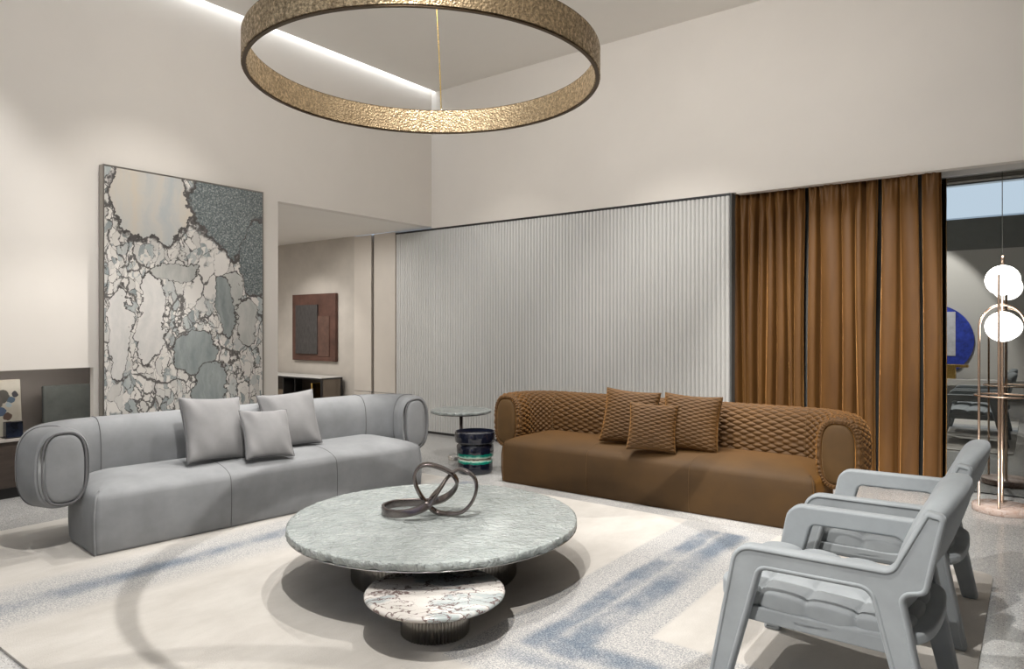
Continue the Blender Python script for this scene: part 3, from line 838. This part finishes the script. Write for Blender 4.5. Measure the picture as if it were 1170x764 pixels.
sc2 = mesh('knot_sculpture', v, f, M['gunmetal'], loc=(sl.x, sl.y, 0.312+RZ+0.004), rot=(0, 0, YAW))
tag(sc2, 'dark bronze ribbon sculpture looped in a loose knot on the glass table', 'sculpture')

# ceramic stool
cs = lathe('ceramic_stool', [(0.15, 0.0), (0.162, 0.008), (0.165, 0.03), (0.165, 0.115), (0.158, 0.128), (0.148, 0.137), (0.158, 0.146), (0.172, 0.156), (0.175, 0.17), (0.175, 0.255), (0.168, 0.268), (0.158, 0.274), (0.17, 0.280), (0.188, 0.288), (0.192, 0.30), (0.192, 0.378), (0.188, 0.386), (0.182, 0.384), (0.176, 0.366), (0.10, 0.362), (0.001, 0.362)], M['ceramic'], n=96, loc=(-4.20, 4.98, 0))
tag(cs, 'glossy black ceramic stool with green and cream glaze bands between the sofas', 'stool')
# glass side table
gt = thing('side_table', 'round glass-topped pedestal side table behind the ceramic stool', 'side table', (-4.57, 5.20, 0))
lathe('table_base', [(0.125, 0), (0.13, 0.004), (0.13, 0.082), (0.126, 0.086), (0.02, 0.086)], M['steel'], gt, n=64)
lathe('stem', [(0.017, 0.086), (0.017, 0.505)], M['gunmetal'], gt, n=20)
lathe('top_plate', [(0.05, 0.498), (0.27, 0.502), (0.285, 0.508), (0.285, 0.511)], M['gunmetal'], gt, n=96)
V, F = glass_top(0.30, 0.511, 0.540, nr=30, na=120, amp=0.002)
mesh('glass_top', V, F, M['ice'], gt)

# ------------------------------------------------------------------ armchairs
def offset_poly(poly, d):
    P = np.array(poly); n = len(P)
    area = 0.5*np.sum(P[:, 0]*np.roll(P[:, 1], -1)-np.roll(P[:, 0], -1)*P[:, 1]); sg = 1 if area > 0 else -1
    out = []
    for i in range(n):
        e0 = P[i]-P[i-1]; e1 = P[(i+1) % n]-P[i]
        e0 = e0/np.linalg.norm(e0); e1 = e1/np.linalg.norm(e1)
        n0 = np.array([-e0[1], e0[0]])*sg; n1 = np.array([-e1[1], e1[0]])*sg
        b = n0+n1; b = b/max(np.linalg.norm(b), 1e-6); k = max(b.dot(n0), 0.6)
        out.append(P[i]+b*d/k)
    return out

def extrude_frame(name, poly, y0, y1, mat, parent, flip=False):
    from mathutils.geometry import tessellate_polygon
    n = len(poly); ym = (y0+y1)/2; hw = (y1-y0)/2
    lv = [(0.0165, -hw+0.0055), (0.0145, -hw+0.0015), (0.012, -hw), (0.009, -hw), (0.003, -hw+0.003), (0.0, -hw+0.009)]
    lf = [(0.0165, -hw), (0.0145, -hw), (0.012, -hw), (0.009, -hw), (0.003, -hw+0.003), (0.0, -hw+0.009)]
    lv, lw = (lf, lv) if flip else (lv, lf)
    lv = lv+[(a, -b) for a, b in reversed(lw)]
    V = []; F = []
    for d, y in lv: V += [(p[0], ym+y, p[1]) for p in offset_poly(poly, d)]
    for i in range(len(lv)-1):
        for k in range(n): F.append((i*n+k, i*n+(k+1) % n, (i+1)*n+(k+1) % n, (i+1)*n+k))
    tri = tessellate_polygon([[Vector((p[0], p[1], 0)) for p in offset_poly(poly, 0.0165)]])
    F += [tuple(t) for t in tri]; F += [tuple(q+(len(lv)-1)*n for q in t) for t in tri]
    bm = bmesh.new(); vs = [bm.verts.new(v) for v in V]
    for f in F:
        try: bm.faces.new([vs[q] for q in f])
        except ValueError: pass
    o = bm_obj(name, bm, mat, parent, smooth=True)
    md = o.modifiers.new('edge', 'EDGE_SPLIT'); md.split_angle = R(45)
    return o

def soft_block(name, cx, cy, cz, lx, ly, lz, mat, parent, cells=None, e=4.0, tuft=0.022, N=56, curve=None):
    """superellipsoid cushion, optional tufted grid on faces; curve(x,y,z)->offset"""
    V = []; F = []
    bm = bmesh.new(); bmesh.ops.create_cube(bm, size=2.0)
    bmesh.ops.subdivide_edges(bm, edges=bm.edges[:], cuts=N, use_grid_fill=True)
    for v in bm.verts:
        p = np.array(v.co)
        # cube -> rounded box
        q = p/(np.abs(p)**e).sum()**(1/e)
        m = np.abs(p).max(); q = q*m
        x, y, z = q*np.array([lx/2, ly/2, lz/2])
        if cells:
            nx, ny = cells
            a = abs(math.sin(PI*nx*(x/lx+0.5))) if abs(x) < lx*(0.5-0.5/nx) else 1.0
            b = abs(math.sin(PI*ny*(y/ly+0.5))) if abs(y) < ly*(0.5-0.5/ny) else 1.0
            k = 1-min(a**0.32, b**0.32)
            s = tuft*k
            L_ = math.sqrt((x/lx)**2+(y/ly)**2+(z/lz)**2)+1e-6
            z -= s*(1 if z > 0 else 0)*min(1, abs(z)/(lz*0.25))
            if abs(y) > ly*0.44: y -= math.copysign(s*0.8, y)
            if abs(x) > lx*0.44: x -= math.copysign(s*0.6, x)
        if curve:
            dx, dy, dz = curve(x, y, z); x += dx; y += dy; z += dz
        v.co = (cx+x, cy+y, cz+z)
    return bm_obj(name, bm, mat, parent, smooth=True)

frame_poly = fillet([(-.97, 0, .012), (-.862, .57, .075), (-.365, .575, .035), (-.268, .775, .015), (-.212, .765, .022), (-.262, .515, .035), (-.328, .497, .025), (-.232, 0, .012), (-.300, 0, .012), (-.425, .497, .04), (-.768, .492, .03), (-.900, 0, .012)], 6)
CX = 0.60
frame_poly = [(x+CX, z) for x, z in frame_poly]
def armchair(label, loc):
    A = thing('armchair', label, 'armchair', loc, 0, None)
    for s in (-1, 1):
        y0, y1 = (s*0.345-0.028, s*0.345+0.028)
        extrude_frame('side_frame', frame_poly, y0, y1, M['greychair'], A, flip=(s > 0))
    # seat rail / shell
    soft_block('seat_shell', -0.63+CX+0.015, 0, 0.312, 0.67, 0.632, 0.05, M['greychair'], A, e=7, N=20,
               curve=lambda x, y, z: (0.03*(max(0, x)/0.33)*(1-(y/0.32)**2), 0, 0.03*max(0, x/0.33)))
    soft_block('seat_cushion', -0.635+CX, 0, 0.362, 0.63, 0.625, 0.082, M['greychair'], A, cells=(4, 4), e=8.0, tuft=0.026, N=92,
               curve=lambda x, y, z: (0.02*(max(0, x)/0.32)*(1-(y/0.31)**2), 0, -0.012*(x/0.32)))
    def bc(x, y, z):
        t = 1-(y/0.31)**2
        return (0.42*(z)+0.035*t, 0, 0.02*t*max(0, z/0.1))
    soft_block('lower_back', -0.365+CX, 0, 0.475, 0.085, 0.615, 0.20, M['greychair'], A, e=3.2, N=30, curve=bc)
    def bc2(x, y, z):
        t = 1-(y/0.31)**2
        return (0.42*z+0.045*t, 0, 0.04*t*(0.5+0.5*min(1, max(-1, z/0.1))))
    soft_block('back_cushion', -0.306+CX, 0, 0.652, 0.118, 0.615, 0.27, M['greychair'], A, e=3.0, N=40, curve=bc2)
    for s in (-1, 1):
        box('frame_rail', (-0.90+CX+0.06, -0.33+CX, s*0.306-0.010, s*0.306+0.010, 0.286, 0.338), M['greychair'], A, 0.006, 3)
    return A
A1 = armchair('light grey armchair nearest the camera, in the lower right corner', (-CX, 2.825, RZ))
A2 = copy_tree(A1); A2.location = (-CX+0.01, 3.775, RZ)
tag(A2, 'light grey armchair behind the nearest one, closer to the globe lamp')
for o in (A1, A2): o['group'] = 'light grey armchairs'

# ------------------------------------------------------------------ globe floor lamp
lc = Vector((-0.19, 6.25, 0))
GL = thing('globe_floor_lamp', 'rose gold floor lamp with two lit white globes on pink marble base', 'floor lamp', lc, YAW)
lathe('marble_base', [(0.188, 0), (0.192, 0.004), (0.192, 0.042), (0.188, 0.048), (0.001, 0.048)], M['pinkmarble'], GL, n=96)
for dx, dy, top, r in ((-0.105, -0.11, 1.74, 0.008), (0.06, 0.09, 1.80, 0.010)):
    tube('pole', [(dx, dy, 0.045), (dx, dy, 0.7), (dx, dy, top)], r, M['rose'], GL, n=12)
tube('finial', [(0, 0, 1.82), (0, 0, 1.885)], 0.012, M['rose'], GL, n=12)
arch = [(-0.174, 0, 0.045), (-0.174, 0, 0.8)]+[(-0.174*math.cos(PI*k/24), 0, 1.35+0.174*math.sin(PI*k/24)) for k in range(25)]+[(0.174, 0, 0.8), (0.174, 0, 0.045)]
tube('arch_tube', arch, 0.008, M['rose'], GL, n=10, up=(0, 1, 0))
tube('hoop', [(0.174*math.cos(2*PI*k/48), 0.174*math.sin(2*PI*k/48), 0.853) for k in range(48)], 0.006, M['rose'], GL, closed=True, n=8)
for z in (1.705, 1.363):
    bm = bmesh.new(); bmesh.ops.create_uvsphere(bm, u_segments=48, v_segments=28, radius=0.110, matrix=Matrix.Translation((0, 0, z)))
    bm_obj('globe', bm, M['globe'], GL, smooth=True)
for z in (1.705, 1.363): tube('globe_mount', [(-0.105, -0.11, z), (-0.09, -0.094, z), (-0.074, -0.078, z)], 0.008, M['rose'], GL, n=10)

# ------------------------------------------------------------------ pendant ring
rc_ = room(-0.371, 2.99)
PR = thing('ring_pendant_lamp', 'large gold-leaf ring pendant lamp hanging above the coffee table', 'pendant lamp', (rc_.x, rc_.y, 2.40), YAW)
RR = 0.747; hb = 0.118
def ringshell(name, r0, r1, z0, z1, mat, n=160):
    prof = [(r0, z0), (r1, z0), (r1, z1), (r0, z1)]
    V = []; F = []
    for r, z in prof:
        V += [(r*math.cos(2*PI*k/n), r*math.sin(2*PI*k/n), z) for k in range(n)]
    for i in range(4):
        j = (i+1) % 4
        for k in range(n): F.append((i*n+k, i*n+(k+1) % n, j*n+(k+1) % n, j*n+k))
    return mesh(name, V, F, mat, PR, smooth=False)
ringshell('ring_body', RR-0.022, RR, 0.004, hb, M['gold'])
ringshell('lower_edge', RR-0.018, RR-0.004, -0.002, 0.004, M['ringedge'])
ringshell('upper_edge', RR-0.020, RR-0.002, hb, hb+0.004, M['ringedge'])
cab_pts = [(-0.01, RR-0.011, hb), (-0.018, RR-0.013, 0.35), (-0.03, RR-0.03, 0.62), (-0.04, RR-0.03, 0.85), (-0.015, RR-0.02, 0.98), (-0.02, RR-0.02, 1.2), (-0.02, RR-0.02, CZ-2.40)]
tube('suspension_cable', catmull(cab_pts, False, 8), 0.0035, M['brass'], PR, n=6)
tube('suspension_cable', [(0, -RR+0.011, hb), (0, -RR+0.011, CZ-2.40)], 0.0035, M['brass'], PR, n=6)

# ------------------------------------------------------------------ curtain
def px2x(px, Y=6.62):
    t = (px-585)/790; X = t*math.cos(YAW)-math.sin(YAW); Yy = t*math.sin(YAW)+math.cos(YAW)
    return X*Y/Yy
fb = [(834, .03), (847, .04), (856, .03), (866, .05), (875, .03), (886, .04), (899, .05), (908, .04), (921.5, .12), (936, .05), (962, .04), (978, .03), (989, .06), (1004, .15), (1027, .04), (1053, .14), (1075.5, .06)]
def curtain():
    xs = []; dep = []; wts = []
    for i in range(len(fb)-1):
        a, da = fb[i]; b, db = fb[i+1]; n = 26
        for k in range(n):
            t = 0.5-0.5*math.cos(PI*k/n)
            xs.append(px2x(a+(b-a)*t))
            g0 = da*1.5*math.exp(-(t*(b-a)/1.7)**2)+db*1.5*math.exp(-((1-t)*(b-a)/1.7)**2)
            dep.append(g0); wts.append((math.sin(PI*t)**0.7*0.030*min(1.4, (b-a)/14), i))
    xs.append(px2x(fb[-1][0])); dep.append(fb[-1][1]); wts.append((0, 0))
    nx = len(xs); nz = 60; V = []
    for j in range(nz+1):
        s = j/nz; z = 0.015+s*(2.64-0.015)
        amp = 0.75+0.35*(1-s)
        for i in range(nx):
            x = xs[i]; d, (bu, idx) = dep[i], wts[i]
            topg = max(0, (s-0.90)/0.10)
            y = 6.585+d*0.9*(1-0.45*topg)-bu*amp
            y += 0.012*math.sin(x*7+s*3.0)+0.006*math.sin(x*23+s*5+idx)*(1-s*0.3)
            y += 0.016*topg*math.sin(x*120+idx*2.1)+0.02*math.exp(-((s-0.93)/0.03)**2)*math.sin(x*34+idx)
            xx = x+0.010*math.sin(s*4+idx*1.3)*(1 if 2 < i < nx-3 else 0.3)+0.012*max(0, (0.9-s))*math.sin(idx*2.4)
            V.append((xx, y, z))
    Ct = thing('curtain', 'floor-length tobacco brown velvet curtain between the fluted wall and mirror', 'curtain', (px2x(955), 6.6, 0))
    V = np.array([(x-Ct.location.x, y-6.6, z) for x, y, z in V]).reshape(nz+1, nx, 3)
    cuts = [0]+[k*26 for k, (p, d) in enumerate(fb) if d >= 0.12]+[nx-1]
    for a, b in zip(cuts[:-1], cuts[1:]):
        a2 = a+(0 if a == 0 else 6); b2 = b-(0 if b == nx-1 else 6)
        sub = V[:, a2:b2+1].reshape(-1, 3); m_ = b2-a2+1
        o = mesh('curtain_panel', sub, grid_faces(nz+1, m_), M['curtain'], Ct)
        md = o.modifiers.new('thick', 'SOLIDIFY'); md.thickness = 0.004; md.offset = 1
    box('curtain_track', (px2x(834)-Ct.location.x, px2x(1075)-Ct.location.x, 0.0, 0.03, 2.642, 2.672), M['black'], Ct)
curtain()

# ------------------------------------------------------------------ things behind the camera, seen in the mirror
ra = thing('round_artwork', 'round ultramarine blue artwork seen reflected in the mirror', 'artwork', (-1.62, YB+0.002, 1.12), PI)
bm = bmesh.new(); bmesh.ops.create_cone(bm, cap_ends=True, segments=96, radius1=0.70, radius2=0.70, depth=0.04, matrix=Matrix.Rotation(R(90), 4, 'X') @ Matrix.Translation((0, 0, 0.02)))
bm_obj('round_panel', bm, M['blueart'], ra)
box('pale_panel', (-0.40, 0.13, -0.055, -0.041, -0.30, 0.55), M['paleart'], ra, 0.003)
cb = thing('low_console', 'low grey console reflected in the mirror under the round blue artwork', 'console', (-1.3, YB+0.35, 0))
box('console_top', (-0.9, 1.3, -0.2, 0.2, 0.28, 0.40), M['wall_white'], cb, 0.004)
for x in (-0.85, 1.25): box('leg', (x-0.02, x+0.02, -0.18, 0.18, 0, 0.28), M['steel'], cb, 0.003)
bt2 = thing('brass_stand', 'small brass stand reflected in the mirror on the low console', 'ornament', (-1.27, YB+0.35, 0.40))
box('stand_top', (-0.28, 0.28, -0.12, 0.12, 0.22, 0.27), M['brass'], bt2, 0.004)
box('stand_foot', (-0.08, 0.08, -0.09, 0.09, 0.0, 0.22), M['brass'], bt2, 0.004)

# ------------------------------------------------------------------ lights
def spot(loc, target, power, size=60, blend=0.35, rad=0.04, col=(1, 0.965, 0.92)):
    l = bpy.data.lights.new('ceiling_spot', 'SPOT'); l.energy = power; l.spot_size = R(size); l.spot_blend = blend
    l.shadow_soft_size = rad; l.color = col
    o = bpy.data.objects.new('ceiling_spot', l); COL.objects.link(o); o.location = loc
    o.rotation_euler = (Vector(target)-Vector(loc)).to_track_quat('-Z', 'Y').to_euler()
    return o
def area(loc, target, power, sx, sy, col=(1, 0.94, 0.87), spread=180):  # soft area lights added as fill; no panel fixtures in the ceiling
    l = bpy.data.lights.new('fill_area_light', 'AREA'); l.shape = 'RECTANGLE'; l.size = sx; l.size_y = sy; l.energy = power; l.color = col; l.spread = R(spread)
    o = bpy.data.objects.new('fill_area_light', l); COL.objects.link(o); o.location = loc
    d = (Vector(target)-Vector(loc)); o.rotation_euler = d.to_track_quat('-Z', 'Y').to_euler()
    return o
H = 4.30
la = room(-0.41, 2.16)
spot((la.x, la.y, H), (tc.x, tc.y, 0), 500, 70, 0.2, 0.015)
spot((-2.5, 3.6, H), (-2.7, 3.3, 0), 270, 70, 0.3, 0.015)
spot((-4.25, 4.3, H), (-4.8, 2.1, 0.2), 330, 58, 0.3, 0.02)     # runs along the grey sofa, shadow falls past its left arm
spot((-4.9, 2.8, H), (-4.75, 3.0, 0.4), 300, 42, 0.6, 0.03)
spot((-2.9, 5.0, H), (-2.8, 5.15, 0.4), 380, 48, 0.6, 0.02)
spot((-1.7, 4.9, H), (-1.6, 5.15, 0.4), 260, 44, 0.6, 0.02)
spot((-0.9, -0.5, H), (-0.55, 3.1, 0.4), 800, 42, 0.3, 0.012)
spot((-0.5, 3.0, H), (-0.3, 5.6, 0), 230, 50, 0.5, 0.03)
spot((-1.2, 3.6, H), (-1.25, 6.6, 0.75), 760, 40, 0.9, 0.03)
spot((-2.7, 4.3, H), (-2.75, 6.5, 0.4), 190, 60, 0.9, 0.04)
spot((-4.8, 4.5, H), (-4.9, 6.5, 0.5), 80, 60, 0.9, 0.04)
spot((-4.4, 2.6, H), (-6.2, 3.0, 0.9), 130, 62, 0.8, 0.04)
spot((-4.2, 1.0, H), (-6.2, 1.3, 1.9), 150, 50, 0.7, 0.04, (1, 0.99, 0.98))
spot((-8.4, 5.0, LZ-0.03), (-8.5, 6.45, 0.7), 50, 75, 0.6, 0.03, (1, .97, .93))
spot((-7.2, 4.4, LZ-0.03), (-7.2, 6.4, 0.7), 55, 95, 0.7, 0.03, (1, .97, .93))
nl = area((-6.50, 1.1, 1.052), (-6.65, 1.0, 0), 4.5, 0.08, 3.0)  # unseen light added to brighten the niche interior
nl.rotation_euler = (0, R(12), 0)
spot((-1.8, 0.0, H), (-1.9, YB, 1.2), 800, 50, 0.3, 0.03)
area((-2.4, 0.2, CZ-0.1), (-3.2, 6.4, 3.6), 27, 4.0, 1.0, (1, 0.965, 0.92), 60)
area((-1.2, 1.8, CZ-0.3), (-1.2, 6.4, 3.4), 4, 2.0, 0.6, (1, 0.965, 0.92), 70)
area((-1.6, 1.6, CZ-0.1), (-6.1, 3.2, 3.6), 15, 2.0, 1.0, (1, 0.965, 0.92), 70)
area((-2.2, 1.6, CZ-0.02), (-2.2, 1.6, 0), 28, 2.5, 2.5, (1, 0.965, 0.92))
area((-3.0, YB+0.05, 3.78), (-3.2, 6.0, 2.9), 9, 6.0, 0.62, (0.80, 0.90, 1.0))  # bluish daylight from the high window band behind the camera
area((-8.2, 4.2, LZ-0.01), (-8.2, 4.2, 0), 34, 2.0, 1.2, (1, .97, .94))  # unseen fill added to lift the dark recess

w = bpy.data.worlds.new('world'); scene.world = w; w.use_nodes = True
w.node_tree.nodes['Background'].inputs[0].default_value = (0.55, 0.68, 0.85, 1); w.node_tree.nodes['Background'].inputs[1].default_value = 1.2

scene.view_settings.view_transform = 'Standard'; scene.view_settings.look = 'None'
scene.view_settings.gamma = 1.0; scene.view_settings.use_curve_mapping = False
scene.view_settings.exposure = 0.12
scene.cycles.use_denoising = True
scene.cycles.max_bounces = 8; scene.cycles.diffuse_bounces = 4; scene.cycles.glossy_bounces = 4
scene.cycles.transmission_bounces = 4
scene.cycles.sample_clamp_indirect = 6.0
scene.cycles.caustics_reflective = False; scene.cycles.caustics_refractive = False
